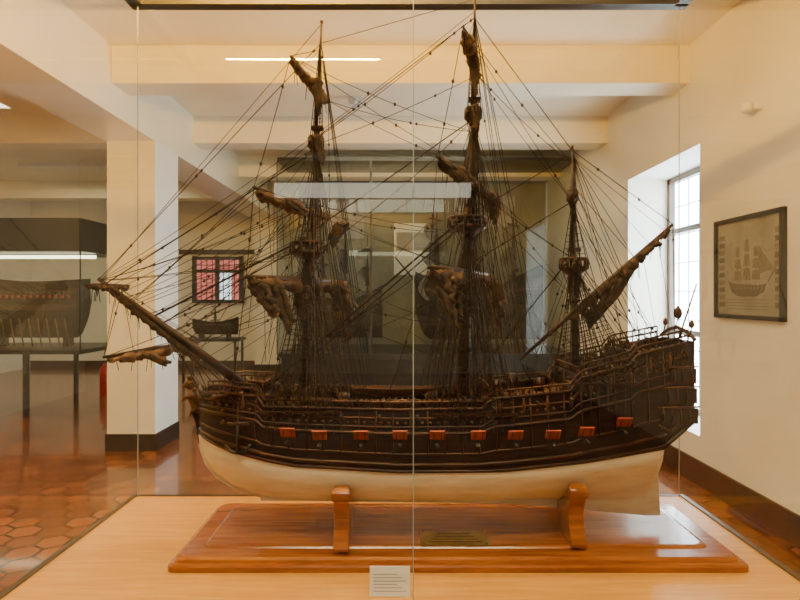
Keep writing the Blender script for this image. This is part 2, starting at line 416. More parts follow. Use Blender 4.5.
vv=[0,.1,.2,.3,.4,.5,.6,.7,.8,.9,.96,1.0001,1.1,1.2,1.3,1.4,1.5,1.6,1.7,1.8,1.9,2.0]
b=MB()
for side in (-1,1):
    vs=[hp(x,v,side) for x in xs for v in vv]; nv=len(vv)
    fw=[];fd=[]
    for i in range(len(xs)-1):
        for j in range(nv-1):
            f=(i*nv+j,(i+1)*nv+j,(i+1)*nv+j+1,i*nv+j+1)
            (fw if j<11 and xs[i]<.776 else fd).append(f)
    b.add(vs,fw,M_white,True); b.add(vs,fd,M_hull,True)
tv=[hp(XE,v,-1) for v in vv]+[hp(XE,v,1) for v in reversed(vv)]
b.add(tv,[tuple(range(len(tv)))],M_hull)
hull=b.obj('hull',ship)
b=MB()
def kb(x): return tab([(-.44,-.645),(.35,-.655),(.79,-.693)],x)
kx=[-.44,0,.35,.6,.79]
for a,c in zip(kx,kx[1:]):
    b.add([(a,SY-.008,CZ+kb(a)),(c,SY-.008,CZ+kb(c)),(c,SY-.008,CZ-.62),(a,SY-.008,CZ-.62),(a,SY+.008,CZ+kb(a)),(c,SY+.008,CZ+kb(c)),(c,SY+.008,CZ-.62),(a,SY+.008,CZ-.62)],[(0,1,2,3),(7,6,5,4),(0,4,5,1)],M_white)
pts=[(x,SY,CZ+zk(x)-.006) for x in [-.63,-.625,-.61,-.58,-.52,-.44]]
b.tube(pts,.010,M_white,6)
b.box((.775,SY-.007,CZ-.693),(.787,SY+.007,CZ-.43),M_white)
b.add([(.79,SY-.006,CZ-.693),(.822,SY-.006,CZ-.693),(.815,SY-.006,CZ-.56),(.803,SY-.006,CZ-.43),(.79,SY-.006,CZ-.43),
       (.79,SY+.006,CZ-.693),(.822,SY+.006,CZ-.693),(.815,SY+.006,CZ-.56),(.803,SY+.006,CZ-.43),(.79,SY+.006,CZ-.43)],
      [(0,1,2,3,4),(9,8,7,6,5),(0,5,6,1),(1,6,7,2),(2,7,8,3),(3,8,9,4),(4,9,5,0)],M_white)
for z in (-.62,-.54): b.box((.77,SY-.0085,CZ+z),(.81,SY+.0085,CZ+z+.006),M_white)
b.obj('keel_and_rudder',ship)
# wales and rails
b=MB()
fx=[x for x in [-.62+.02*i for i in range(76)] if x<XE]
for side in (-1,1):
    for v,r,m in ((1.03,.005,M_wale),(1.13,.0065,M_wale),(1.30,.004,M_wale),(1.62,.0055,M_wale),(1.72,.004,M_wale),(1.86,.004,M_spar),(2.0,.006,M_wale)):
        b.tube([hp(x,v,side,.001) for x in fx],r,m,6)
    for hh,rr,mm,x0 in ((.022,.0035,M_spar,-.60),(.040,.003,M_wale,.52),(.034,.003,M_wale,-.60)):
        ur=[x for x in fx if x>x0 and not (rr==.003 and x0<0 and x>-.36)]
        b.tube([hp(x,2,side)+Vector((0,0,hh)) for x in ur],rr,mm,5)
        for x in ur:
            p=hp(x,2,side); b.cyl(p,p+Vector((0,0,hh)),.0025,.002,M_wale,5)
    for x in [-.42+.05*i for i in range(25)]:
        b.tube([hp(x,1.3,side,.003),hp(x,1.6,side,.003),hp(x,1.98,side,.003)],.0028,M_wale,4)
    for x in [-.56+.024*i for i in range(59)]:
        b.ball(hp(x,1.79,side,.003),.0045,M_gold if random.random()<.6 else M_wale)
        if (x>.50 or x<-.42) and x<XE-.03:
            b.tube([hp(x,1.80,side,.004),hp(x+.005,1.90,side,.004),hp(x+.012,1.94,side,.004),hp(x+.019,1.90,side,.004),hp(x+.024,1.80,side,.004)],.002,M_wale,5)
    for x in [-.54,-.46,.29,.36,.43,.50,.56,.62,.68,.74,.80]:
        p=hp(x,1.86,side,.006)
        b.tube([p+Vector((0,0,-.018)),p,p+Vector((0,0,.012)),p+Vector((0,0,.018))],[.003,.0055,.004,.002],M_gold,6); b.ball(p+Vector((0,0,.022)),.0038,M_gold,n=6)
b.obj('wales_and_rails',ship)
# deck
b=MB()
vs=[];fs=[]
dx=[-.60+.03*i for i in range(49)]+[XE-.005]
for x in dx:
    a=hp(x,1.85,-1,-.004); c=hp(x,1.85,1,-.004); z=CZ+zs(x)-.03
    vs+= [(x,a.y,z),(x,c.y,z)]
for i in range(len(dx)-1): fs.append((2*i,2*i+1,2*i+3,2*i+2))
b.add(vs,fs,M_deck)
b.box((-.06,SY-.05,CZ-.355),(.06,SY+.05,CZ-.335),M_spar)
for k in range(6): b.box((-.055+.02*k,SY-.048,CZ-.335),(-.05+.02*k,SY+.048,CZ-.33),M_wale)
for (x0,z0,z1,hw) in ((-.42,-.33,-.285,.10),(.26,-.36,-.295,.13),(.52,-.31,-.235,.12),(.69,-.25,-.165,.11)):
    b.box((x0,SY-hw,CZ+z0),(x0+.016,SY+hw,CZ+z1),M_hull)
    b.tube([(x0+.008,SY-hw,CZ+z1+.022),(x0+.008,SY+hw,CZ+z1+.022)],.0035,M_spar,5)
    for j in range(12): y=SY-hw+2*hw*j/11; b.cyl((x0+.008,y,CZ+z1),(x0+.008,y,CZ+z1+.022),.0025,.0025,M_spar,5)
    for k in range(5): b.box((x0-.012-.006*k,SY-.09,CZ+z1-.014-.011*k),(x0-.002,SY-.06,CZ+z1-.011-.011*k),M_spar)
for (x,y,z,h) in ((-.30,0,-.345,.06),(-.18,.03,-.35,.04),(.1,0,-.35,.05),(.3,-.03,-.31,.05),(.36,.04,-.31,.06),(.44,0,-.3,.04),(.62,-.03,-.25,.05)):
    b.lathe((x,SY+y,CZ+z),[(.016,0),(.02,h*.5),(.016,h)],M_wale,12)
bt=[]
for i in range(9):
    t=i/8; x=-.02-.13+.26*t; w_=.035*math.sin(math.pi*min(max(t,.06),.94))**.6
    bt.append((x,w_))
vs=[];fs=[]
for x,w_ in bt:
    for k in range(7):
        a=math.pi*k/6; vs.append((x,SY-w_*math.cos(a),CZ-.30-w_*.9*math.sin(a)+.01))
for i in range(8):
    for k in range(6): fs.append((i*7+k,i*7+k+1,(i+1)*7+k+1,(i+1)*7+k))
b.add(vs,fs,M_spar,True)
b.obj('deck',ship)
b=MB()
for side in (-1,1):
    for i in range(70):
        x=random.uniform(-.5,.84); p=hp(x,2,side)
        b.ball((x,p.y-side*random.uniform(0,.03),p.z+random.uniform(-.005,.020)),random.uniform(.003,.006),random.choice([M_wale,M_mast,M_spar]),(1,1,random.uniform(.8,1.6)),6)
    for i in range(34):
        x=-.27+.0155*i; p=hp(x,2,side); b.tube([p+Vector((0,-side*.012,-.002)),p+Vector((.003,-side*.010,.012)),p+Vector((0,-side*.012,.028))],[.006,.0085,.005],random.choice([M_sail2,M_mast,M_mast,M_spar]),6)
    for cx in (-.30,.20,.60):
        for i in range(14):
            x=cx-.10+.0155*i; p=hp(x,2,side); q=Vector((x,p.y-side*.016,p.z+.010)); b.cyl(q,q+Vector((0,0,.02)),.002,.003,M_spar,5)
            b.tube([q+Vector((0,0,.006)),q+Vector((.003,-side*.004,-.01)),q+Vector((0,0,-.022))],[.004,.005,.003],M_rope2 if i%3==0 else M_rope,6)
for cx in (-.30,.20,.56):
    for i in range(28):
        x=cx+random.gauss(0,.04); y=SY+random.uniform(-.11,.11)
        z=CZ+zs(x)+random.uniform(-.025,.02)
        b.ball((x,y,z),random.uniform(.004,.008),random.choice([M_wale,M_mast,M_rope]),(1,1,random.uniform(.7,1.5)),6)
b.obj('deck_gear',ship)
# gun ports
b=MB()
for i,px in enumerate((-.323,-.231,-.112,0,.107,.225,.332,.441,.539,.652)):
    z=-.428 if -.3<px<.5 else (-.42 if px<.6 else -.395)
    for side in (-1,1):
        p=hpz(px,z,side); s=side
        b.box((px-.019,min(p.y-s*.01,p.y+s*.003),p.z-.016),(px+.019,max(p.y-s*.01,p.y+s*.003),p.z+.016),M_wale)
        b.box((px-.014,min(p.y,p.y+s*.0042),p.z-.012),(px+.014,max(p.y,p.y+s*.0042),p.z+.012),M_dark)
        b.cyl((px,p.y,p.z-.002),(px,p.y+s*.030,p.z),.0065,.0055,M_black,8)
        T=Matrix.Translation((px,p.y+s*.003,p.z+.015))@Matrix.Rotation(s*math.radians(-32),4,'X')
        b.box((-.021,-.002,0),(.021,.003,.032),M_red,T)
        for q in (-.012,.010): b.box((q,-.0035,.0),(q+.003,.0045,.030),M_black,T)
for px in [-.28+.11*k for k in range(6)]+[.40,.50,.60]:
    for side in (-1,1):
        p=hp(px,1.9,side); b.cyl(p,p+Vector((0,side*.03,0)),.005,.004,M_black,8)
b.obj('gun_ports',ship)
# beakhead
b=MB()
for side in (-1,1):
    for k,(za,zb) in enumerate(((-.300,-.312),(-.335,-.350),(-.370,-.392))):
        a=hpz(-.52,za,side)
        pts=[a]
        for t in (.25,.5,.75,1): 
            e_=Vector((-.650+.012*k,SY+side*.006,CZ+zb-.01)); q=a.lerp(e_,t); q.z-=.028*math.sin(math.pi*t); pts.append(q)
        b.tube(pts,[.007,.006,.006,.005,.005],M_gold if k!=0 else M_spar,6)
    for t in (.2,.4,.6,.8):
        a=Vector((-.53-.11*t,SY+side*(.08*(1-t)+.008),CZ-.335)); b.tube([a,a+Vector((-.006,0,-.03)),a+Vector((0,0,-.065))],[.003,.006,.003],M_gold,6)
    a=hpz(-.50,-.300,side); b.cyl(a-Vector((0,side*.03,0)),a+Vector((-.03,side*.06,.01)),.007,.007,M_wale,6)
    b.ball(a+Vector((-.032,side*.063,.010)),.009,M_gold)
    for i in range(26):
        t=random.random(); b.ball(Vector((-.53-.11*t,SY+side*(.10*(1-t)),CZ-.32-.05*random.random())),random.uniform(.005,.010),random.choice([M_gold,M_wale,M_spar]),(1,1,1.3),6)
kn=[(-.58,-.33),(-.65,-.335),(-.66,-.36),(-.648,-.39),(-.640,-.425),(-.636,-.46),(-.625,-.475),(-.58,-.44)]
vs=[(x,SY-.008,CZ+z) for x,z in kn]+[(x,SY+.008,CZ+z) for x,z in kn]; n=len(kn)
b.add(vs,[tuple(range(n)),tuple(range(2*n-1,n-1,-1))]+[(i,(i+1)%n,n+(i+1)%n,n+i) for i in range(n)],M_hull)
b.obj('beakhead',ship)
b=MB() # crowned lion figurehead rearing under the bowsprit
b.tube([(-.615,SY,CZ-.372),(-.640,SY,CZ-.352),(-.655,SY,CZ-.322),(-.660,SY,CZ-.296)],[.013,.020,.017,.013],M_gold,10)
b.ball((-.666,SY,CZ-.280),.017,M_gold,(1.1,.85,1)); b.ball((-.683,SY,CZ-.285),.008,M_gold)
for k in range(7):
    a=-.6+.5*k; b.ball((-.655+.010*math.cos(a),SY+.012*math.sin(a*2),CZ-.286+.014*math.sin(a)),.008,M_gold)
b.lathe((-.664,SY,CZ-.266),[(.008,0),(.010,.006),(.012,.012),(.004,.014)],M_gold,8)
for s in (-1,1):
    b.tube([(-.652,SY+s*.014,CZ-.318),(-.676,SY+s*.014,CZ-.318),(-.686,SY+s*.010,CZ-.332)],[.007,.006,.004],M_gold,6)
    b.tube([(-.632,SY+s*.014,CZ-.355),(-.655,SY+s*.014,CZ-.362),(-.660,SY+s*.012,CZ-.378)],[.008,.006,.004],M_gold,6)
b.obj('figurehead',ship)
# anchors
b=MB()
for s in (-1,1):
    p=hpz(-.47,-.31,s,.03); q=Vector((-.47,p.y,CZ-.455))
    b.line(p,q,.002,M_rope2); b.cyl(q+Vector((0,0,.09)),q,.004,.005,M_black,6)
    b.cyl(q+Vector((-.03,0,.085)),q+Vector((.03,0,.085)),.005,.005,M_wale,6)
    b.tube([q+Vector((-.036,0,.024)),q+Vector((-.02,0,.004)),q,q+Vector((.02,0,.004)),q+Vector((.036,0,.024))],.0045,M_black,6)
b.obj('anchors',ship)
# stern
b=MB()
for s in (-1,1):
    for k in range(3):
        z0=-.375+.058*k; x0=.765+.018*k; y=hpz(.82,z0+.02,s).y
        b.box((x0,min(y,y+s*.012),CZ+z0),(XE+.002,max(y,y+s*.012),CZ+z0+.045),M_wale)
        for j in range(4):
            xx=x0+.010+.026*j
            if xx<XE-.02: b.box((xx,min(y+s*.010,y+s*.0135),CZ+z0+.012),(xx+.016,max(y+s*.010,y+s*.0135),CZ+z0+.038),M_dark)
            if xx<XE-.005: b.tube([(xx-.004,y+s*.013,CZ+z0+.004),(xx-.004,y+s*.016,CZ+z0+.024),(xx-.004,y+s*.013,CZ+z0+.044)],[.002,.0035,.002],M_wale,5)
        b.tube([(x0-.008,y+s*.014,CZ+z0+.047),(XE+.006,y+s*.014,CZ+z0+.051)],.0028,M_spar,6)
    b.tube([(.76,hpz(.78,-.38,s).y+s*.006,CZ-.38),(.79,hpz(.8,-.39,s).y+s*.006,CZ-.40),(.86,SY+s*.08,CZ-.385)],[.005,.010,.005],M_wale,6)
b.box((XE,SY-.10,CZ-.36),(XE+.012,SY+.10,CZ-.135),M_hull)
for k in range(5): b.box((XE+.011,SY-.085+.036*k,CZ-.28),(XE+.015,SY-.06+.036*k,CZ-.24),M_dark)
b.tube([(XE+.005,SY-.115,CZ-.130),(XE+.006,SY-.06,CZ-.108),(XE+.006,SY,CZ-.098),(XE+.006,SY+.06,CZ-.108),(XE+.005,SY+.115,CZ-.130)],.006,M_spar,8)
for y,sc in ((-.09,.8),(0,1.3),(.09,.8)):
    z=-.125 if y else -.10
    b.cyl((XE,SY+y,CZ+z),(XE+.008,SY+y,CZ+z+.03),.0025,.0025,M_black,6)
    b.lathe((XE+.008,SY+y,CZ+z+.028),[(.004*sc,0),(.009*sc,.004*sc),(.011*sc,.014*sc),(.009*sc,.022*sc),(.002,.032*sc)],M_spar,8)
b.cyl((.865,SY,CZ-.19),(.94,SY,CZ+.04),.004,.0025,M_mast,8)
b.obj('stern_gallery',ship)

# masts
def W(x,z,y=0): return Vector((x,SY+y,CZ+z))
b=MB()
def mast(segs):
    for p0,p1,r0,r1 in segs:
        b.cyl(W(*p0),W(*p1),r0,r1,M_mast,12)
def top(x,z,r):
    c=W(x,z)
    b.lathe(c,[(r*.45,-.02),(r*.9,-.004),(r,0),(r,.006),(r*.95,.008)],M_wale,16)
    b.lathe(c,[(r,.028),(r*1.03,.03),(r*1.03,.034),(r,.036)],M_wale,16)
    for j in range(14):
        a=2*math.pi*j/14; q=c+Vector((r*math.cos(a),r*math.sin(a),0)); b.cyl(q,q+Vector((0,0,.03)),.003,.003,M_wale,4)
def cap(x,z): b.box((x-.016,SY-.012,CZ+z),(x+.022,SY+.012,CZ+z+.012),M_wale)
FX=-.305
mast([((FX,-.42),(-.285,.20),.017,.014),((-.278,.12),(-.262,.53),.011,.008),((-.268,.49),(-.248,.865),.006,.003)])
top(-.29,.135,.058); cap(-.285,.20); top(-.266,.47,.024); cap(-.264,.525)
b.ball(W(-.248,.868),.006,M_gold)
MX=.20
mast([((MX-.005,-.42),(.218,.28),.019,.015),((.226,.19),(.235,.62),.012,.009),((.228,.57),(.238,.95),.0065,.003)])
top(.212,.215,.060); cap(.22,.28); top(.232,.56,.026); cap(.232,.615)
b.ball(W(.238,.952),.006,M_gold)
mast([((.56,-.36),(.548,.14),.013,.010),((.545,.08),(.546,.47),.008,.003)])
top(.55,.085,.044); cap(.548,.14); b.ball(W(.546,.473),.005,M_gold); top(.546,.30,.016)
for (x0,z0,x1,z1,r) in ((FX,-.40,-.285,.12,.018),(MX,-.40,.216,.2,.020),(.56,-.3,.55,.07,.0135)):
    for k in range(9):
        t=k/8; c=W(x0+(x1-x0)*t,z0+(z1-z0)*t); b.cyl(c,c+Vector((0,0,.012)),r,r,M_rope,10)
BS0=(-.44,-.325); BS1=(-.955,.055)
b.tube([W(*BS0),W(-.70,-.13),W(*BS1)],[.016,.013,.006],M_mast,10)
b.obj('masts',ship)
# yards + furled sails
b=MB(); sl=MB()
def P3(x,z,d): return Vector((x,d,CZ+z))
def yard(n,f,r):
    c=(n+f)/2; b.tube([n,n.lerp(f,.25),c,n.lerp(f,.75),f],[r*.5,r*.85,r,r*.85,r*.5],M_mast,8)
def furl(n,f,r,mat,seed=0,drop=1.0,taper=.45,seg=60,t0=0.03,t1=.97):
    pts=[];rad=[]
    for i in range(seg+1):
        t=t0+(t1-t0)*i/seg; p=n.lerp(f,t)
        q=mnoise.noise(Vector((t*8+seed,seed*1.7,0))); q2=mnoise.noise(Vector((t*26+seed,seed*.7,3)))
        pinch=.72+.28*abs(math.sin(math.pi*i/5))
        rr=r*.95*(taper+(1-taper)*math.sin(math.pi*t)**.5)*(1+.45*q+.40*q2)*pinch
        p=p+Vector((q2*.6*r,0,-rr*drop+q*r*.6)); pts.append(p); rad.append(rr)
    sl.tube(pts,rad,mat,12,jit=.22)
    for i in range(5,seg,5):
        sl.tube([pts[i]-Vector((.0015,.0,0)),pts[i]+Vector((.0015,.002,0))],rad[i]*1.15,M_rope,8)
    for i in range(10):
        t=random.uniform(.05,.95); p=n.lerp(f,t)+Vector((0,0,-r)); h=random.uniform(.02,.06)
        sl.line(p,p+Vector((random.uniform(-.01,.01),0,-h)),.0012,M_rope)
    for i in range(8):
        t=random.uniform(.08,.92); p=n.lerp(f,t)+Vector((random.uniform(-.5,.5)*r,0,-r*random.uniform(.3,1.3)))
        sl.ball(p,r*random.uniform(.35,.6),random.choice([mat,M_sail2]),(1,1.3,random.uniform(.7,1.5)),7)
def bunch(p,h,r,mat,seed=0,dx=0):
    for k in range(5):
        ox=(k-2)*r*.34; pts=[];rad=[]; hh=h*(1-.12*abs(k-2))*random.uniform(.85,1)
        for i in range(13):
            t=i/12; q=mnoise.noise(Vector((t*6+seed+k*3.1,seed,1)))
            pts.append(p+Vector((dx*t+ox*(1-.35*t)+q*r*.5,q*r*.8+(k%2)*r*.35,-hh*t))); rad.append(max(r*.44*(.4+.75*math.sin(math.pi*min(t*.8+.15,1))**.7)*(1+.6*q),.0015))
        sl.tube(pts,rad,mat if k%2 else M_sail2,8,jit=.18,sq=.9)
y1=(P3(-.395,.294,1.62),P3(-.255,.294,2.18)); yard(*y1,.009); furl(*y1,.019,M_sail,1)
y2=(P3(-.31,.68,1.70),P3(-.25,.68,2.09)); yard(*y2,.006); furl(*y2,.016,M_sail,2)
y3=(P3(-.40,.05,1.56),P3(-.20,.05,2.25)); yard(*y3,.011); furl(*y3,.022,M_sail2,3)
bunch(P3(-.385,.03,1.60),.10,.024,M_sail,4,.05); bunch(P3(-.35,.03,1.68),.14,.022,M_sail,5,.04); bunch(P3(-.22,.03,2.15),.20,.034,M_sail2,6,.03)
bunch(P3(-.30,.03,1.85),.12,.026,M_sail2,36,.0)
bunch(P3(-.26,.50,1.86),.10,.013,M_sail2,7,.02)
bunch(P3(-.335,.29,1.78),.055,.016,M_sail,8,.05); bunch(P3(-.262,.68,1.87),.12,.015,M_sail,9,.01)
bunch(P3(-.20,.26,2.12),.09,.024,M_sail2,19,-.04)
y4=(P3(.10,.375,1.61),P3(.36,.355,2.2)); yard(*y4,.010); furl(*y4,.020,M_sail2,11)
y5=(P3(.18,.77,1.71),P3(.27,.77,2.09)); yard(*y5,.006); furl(*y5,.017,M_sail,12)
y6=(P3(.075,.075,1.56),P3(.35,.075,2.26)); yard(*y6,.012); furl(*y6,.024,M_sail2,13)
bunch(P3(.095,.06,1.60),.11,.024,M_sail,14,.04); bunch(P3(.13,.05,1.68),.15,.024,M_sail2,15,.03); bunch(P3(.33,.05,2.15),.18,.034,M_sail2,17,.02); bunch(P3(.22,.05,1.86),.12,.026,M_sail2,37,0)
bunch(P3(.225,.765,1.87),.15,.015,M_sail,18,.01); bunch(P3(.17,.375,1.75),.06,.016,M_sail2,20,.04); bunch(P3(.33,.35,2.1),.11,.022,M_sail2,21)
bunch(P3(.235,.60,1.88),.11,.013,M_sail2,23,.005)
y7=(W(.375,-.20,-.02),W(.855,.225,-.02)); yard(*y7,.009)
furl(y7[0].lerp(y7[1],.30),y7[1],.016,M_sail2,22,drop=.9)
y8=(P3(.50,.10,1.70),P3(.61,.10,2.10)); yard(*y8,.007); furl(*y8,.012,M_sail2,24)
y9=(P3(.525,.30,1.78),P3(.575,.30,2.03)); yard(*y9,.005)
bunch(W(.55,.08),.14,.018,M_sail2,25)
for k in range(5):
    a=y7[0].lerp(y7[1],.42+.1*k); c=W(.575+.004*k,-.06-.01*k,-.02)
    sl.tube([a,a.lerp(c,.5)-Vector((0,0,.02)),c],[.007,.009,.006],M_sail2,7,jit=.15)
y10=(P3(-.79,-.163,1.60),P3(-.715,-.163,2.15)); yard(*y10,.008); furl(*y10,.014,M_sail,26)
furl(W(-.60,-.235),W(-.93,.03),.013,M_sail2,27,drop=.3)
y11=(P3(-.945,.035,1.80),P3(-.90,.035,2.0)); yard(*y11,.005); furl(*y11,.010,M_sail2,28)
bunch(P3(-.74,-.17,1.75),.035,.016,M_sail,29,.06)
b.obj('yards',ship); sl.obj('furled_sails',ship)
# rigging
b=MB()
R=.0018
def shrouds(mx,mz,xs_,side,n_rat):
    topp=W(mx,mz,side*.02)
    bots=[hp(x,2,side,.02)+Vector((0,0,-.005)) for x in xs_]
    for p in bots:
        b.line(p,topp,R,M_rope); b.ball(p+Vector((0,0,.01)),.0055,M_mast); b.ball(p-Vector((0,0,.008)),.005,M_mast)
        q=hp(p.x,1.55,side,.004); b.line(p,q,.0015,M_black)
    b.box((xs_[0]-.02,min(bots[0].y,bots[0].y-side*.03),bots[0].z-.012),(xs_[-1]+.02,max(bots[0].y,bots[0].y-side*.03),bots[0].z-.006),M_wale)
    for k in range(1,n_rat):
        t=k/n_rat; 
        b.line(bots[0].lerp(topp,t),bots[-1].lerp(topp,t),.0012,M_rope,sag=.001)
def topshr(mx,mz,r,mz2,mx2,nn=5,nr=16):
    for side in (-1,1):
        bots=[W(mx+r*(-.7+1.5*i/(nn-1)),mz,side*r*.85) for i in range(nn)]; tp=W(mx2,mz2,side*.008)
        for p in bots:
            b.line(p,tp,.0016,M_rope); b.ball(p+Vector((0,0,.01)),.004,M_mast)
            b.line(p,W(mx,mz-.09,side*.015),.0013,M_rope)
        for k in range(1,nr): b.line(bots[0].lerp(tp,k/nr),bots[-1].lerp(tp,k/nr),.0011,M_rope)
for s in (-1,1):
    shrouds(-.292,.13,[-.385+.024*i for i in range(9)],s,30)
    shrouds(.21,.21,[.115+.026*i for i in range(9)],s,32)
    shrouds(.55,.08,[.53+.026*i for i in range(7)],s,24)
topshr(-.29,.14,.058,.47,-.266); topshr(.212,.22,.060,.56,.232); topshr(.55,.09,.043,.30,.547,4,10)
topshr(-.266,.475,.025,.80,-.252,4,12); topshr(.232,.565,.027,.90,.237,4,12)
def ln(p,q,r=.0013,m=None,sag=0,blk=0):
    b.line(p,q,r*1.25,m or M_rope,sag)
    for k in range(blk):
        t=random.uniform(.12,.88); c=Vector(p).lerp(Vector(q),t); c.z-=sag*4*t*(1-t); b.ball(c,.0042,M_mast,(1,1,1.4),6)
ln(W(-.25,.80),W(-.95,.055),.0013,blk=3); ln(W(-.266,.46),W(-.93,.04),.0018,blk=4); ln(W(-.285,.19),W(-.79,-.07),.003,blk=3); ln(W(-.285,.17),W(-.76,-.09),.002,blk=2)
ln(W(-.249,.86),W(-.945,.05),.001); ln(W(-.266,.5),W(-.85,-.02),.0012,blk=2)
for k in range(7):
    t=k/6; y_=random.uniform(-.03,.03)
    ln(y1[0].lerp(y1[1],.15*k),W(-.94+.10*t,.045-.075*t,y_),.0009,sag=.012,blk=1)
    ln(W(-.286,.16+.04*k,y_),W(-.88+.04*k,-.005-.03*k),.0009,sag=.01,blk=1)
    ln(y3[0].lerp(y3[1],.15*k),W(-.80+.035*k,-.06-.028*k,y_),.0009,sag=.006,blk=1)
for s in (-1,1):
    ln(W(-.74,-.10,0),hp(-.58,1.7,s),.0015); ln(y10[0] if s<0 else y10[1],W(-.90,.01),.001)
    ln(W(-.93,.05,s*.02),W(-.33,.13,s*.04),.001,sag=.01)
    ln(W(-.95,.05),W(-.27,.30,s*.02),.001,sag=.02,blk=3)
for k in range(5): ln(W(-.62-.06*k,-.19+.045*k),hp(-.57,1.9,-1 if k%2 else 1),.0013,blk=1)
ln(W(.215,.26),W(-.41,-.28),.003,blk=3); ln(W(.215,.24),W(-.39,-.29),.002)
ln(W(.232,.56),W(-.285,.20),.0018,blk=3); ln(W(.235,.88),W(-.266,.50),.0014,blk=3); ln(W(.238,.94),W(-.25,.80),.001)
ln(W(.235,.90),W(-.95,.05),.0009,sag=.03)
ln(W(.547,.13),W(.22,-.28),.002,blk=2); ln(W(.546,.30),W(.22,.10),.0015,blk=2); ln(W(.546,.45),W(.225,.26),.0012,blk=1)
ln(W(.237,.88),W(.546,.46),.0014)
for s in (-1,1):
    for (x,z,dx_) in ((-.266,.47,-.14),(-.266,.47,-.12),(-.266,.47,-.155),(-.25,.80,-.10),(-.25,.80,-.09),(.232,.56,.37),(.232,.56,.39),(.232,.56,.35),(.237,.88,.42),(.237,.88,.44),(.546,.30,.72),(.546,.45,.76)):
        ln(W(x,z,s*.004),hp(dx_,2,s,.01),.0011)
for (n,f,mx,mz,bx,bz) in ((*y1,-.264,.47,.20,.20),(*y2,-.252,.78,.23,.52),(*y3,-.285,.19,.19,-.1),(*y4,.232,.56,.548,.12),(*y5,.237,.88,.546,.42),(*y6,.22,.27,.55,-.15),(*y8,.547,.20,.85,-.19),(*y9,.546,.44,.85,-.18),(*y10,-.88,.02,-.28,.10)):
    for e_ in (n,f):
        ln(e_,W(mx,mz),.001,blk=1); ln(e_,W(bx,bz,.0),.001,sag=.015,blk=2); ln(e_,W(bx,bz-.12,.0),.0009,sag=.01,blk=1)
    for t in (.25,.75): ln(n.lerp(f,t),W(mx,mz),.0009)
for k in range(12):
    t=k/11
    for (n,f) in (y1,y3,y4,y6):
        p=n.lerp(f,.05+.9*t); ln(p,p+Vector((random.uniform(-.02,.02),0,-random.uniform(.1,.28))),.0008)
for (p,q) in ((y1[0],W(-.86,-.02)),(y3[0],W(-.70,-.13)),(y3[0],hp(-.50,2,-1)),(y3[0],hp(-.10,2,-1)),(y6[0],hp(-.05,2,-1)),(y6[0],hp(.36,2,-1)),(y4[0],W(-.285,.12,-.03)),(y1[0],y3[0]),(y4[0],y6[0]),(y1[1],y3[1]),(y4[1],y6[1]),(y2[0],y1[0]),(y5[0],y4[0]),(y2[1],y1[1]),(y5[1],y4[1]),(y6[0],W(-.28,-.15)),(y6[1],W(-.28,-.18)),(y5[0],W(-.262,.50)),(y5[1],W(-.262,.48))):
    ln(p,q,.0011,sag=.01,blk=2)
for i in range(100):
    m=random.choice([(-.285,.17,-.30),(-.266,.45,-.28),(.215,.24,.2),(.232,.54,.22),(.548,.12,.57)])
    s=random.choice([-1,1]); ln(W(m[0]+random.uniform(-.01,.01),m[1]*random.uniform(.7,1.1),s*.02),hp(m[2]+random.uniform(-.16,.16),2,s,-.01),.0009,random.choice([M_rope,M_rope,M_rope2]),blk=1)
ln(y7[1],W(.87,-.13),.0012,blk=1); ln(y7[1],W(.546,.46),.0012,blk=2); ln(y7[0],W(.42,-.28),.0014); ln(y7[0].lerp(y7[1],.75),W(.547,.35),.001)
for k in range(5): ln(y7[0].lerp(y7[1],.55+.1*k),W(.546,.44),.0008); ln(y7[0].lerp(y7[1],.5+.1*k),hp(.62+.05*k,2,-1),.0008)
b.obj('rigging',ship)

# cradles
for ci,cxr in enumerate((-.168,.515)):
    b=MB()
    def hb(z):
        best=0
        for xx in (cxr-.022,cxr,cxr+.022):
            lo,hi=0,1
            for _ in range(30):
                mid=(lo+hi)/2
                if hp(xx,mid).z-CZ<z: lo=mid
                else: hi=mid
            best=max(best,SY-hp(xx,lo).y)
        return best
    BZ=BT-CZ+.0005
    zc=min(kb(cxr-.022),kb(cxr+.022))-.002
    inner=[(hb(z)+.004,z) for z in (-.545,-.56,-.575,-.59,-.605,-.618,-.628)]+[(.014,-.642),(.014,zc)]
    ofs=hb(-.56)-.163
    outer=[(.205+ofs,BZ),(.210+ofs,BZ+.012),(.198+ofs,BZ+.03),(.182+ofs,BZ+.055),(.176+ofs,BZ+.085),(.182+ofs,BZ+.11),(.198+ofs,BZ+.135),(.206+ofs,BZ+.155),(.203+ofs,BZ+.172),(.192+ofs,BZ+.18),(.180+ofs,BZ+.178)]
    half=outer+inner
    for s in (-1,1):
        poly=[(.014,BZ)]+half
        nn=len(poly)
        vs=[(cxr-.022,SY+s*d,CZ+z) for d,z in poly]+[(cxr+.022,SY+s*d,CZ+z) for d,z in poly]
        b.add(vs,[tuple(range(nn)),tuple(range(2*nn-1,nn-1,-1))]+[(i,(i+1)%nn,nn+(i+1)%nn,nn+i) for i in range(nn)],M_board)
        b.cyl((cxr-.027,SY+s*(.194+ofs),CZ+BZ+.158),(cxr+.027,SY+s*(.194+ofs),CZ+BZ+.158),.017,.017,M_board,16)
    b.box((cxr-.022,SY-.0145,CZ+BZ),(cxr+.022,SY+.0145,CZ+zc),M_board)
    b.obj('cradle_%d'%(ci+1),stand,bevel=.003)

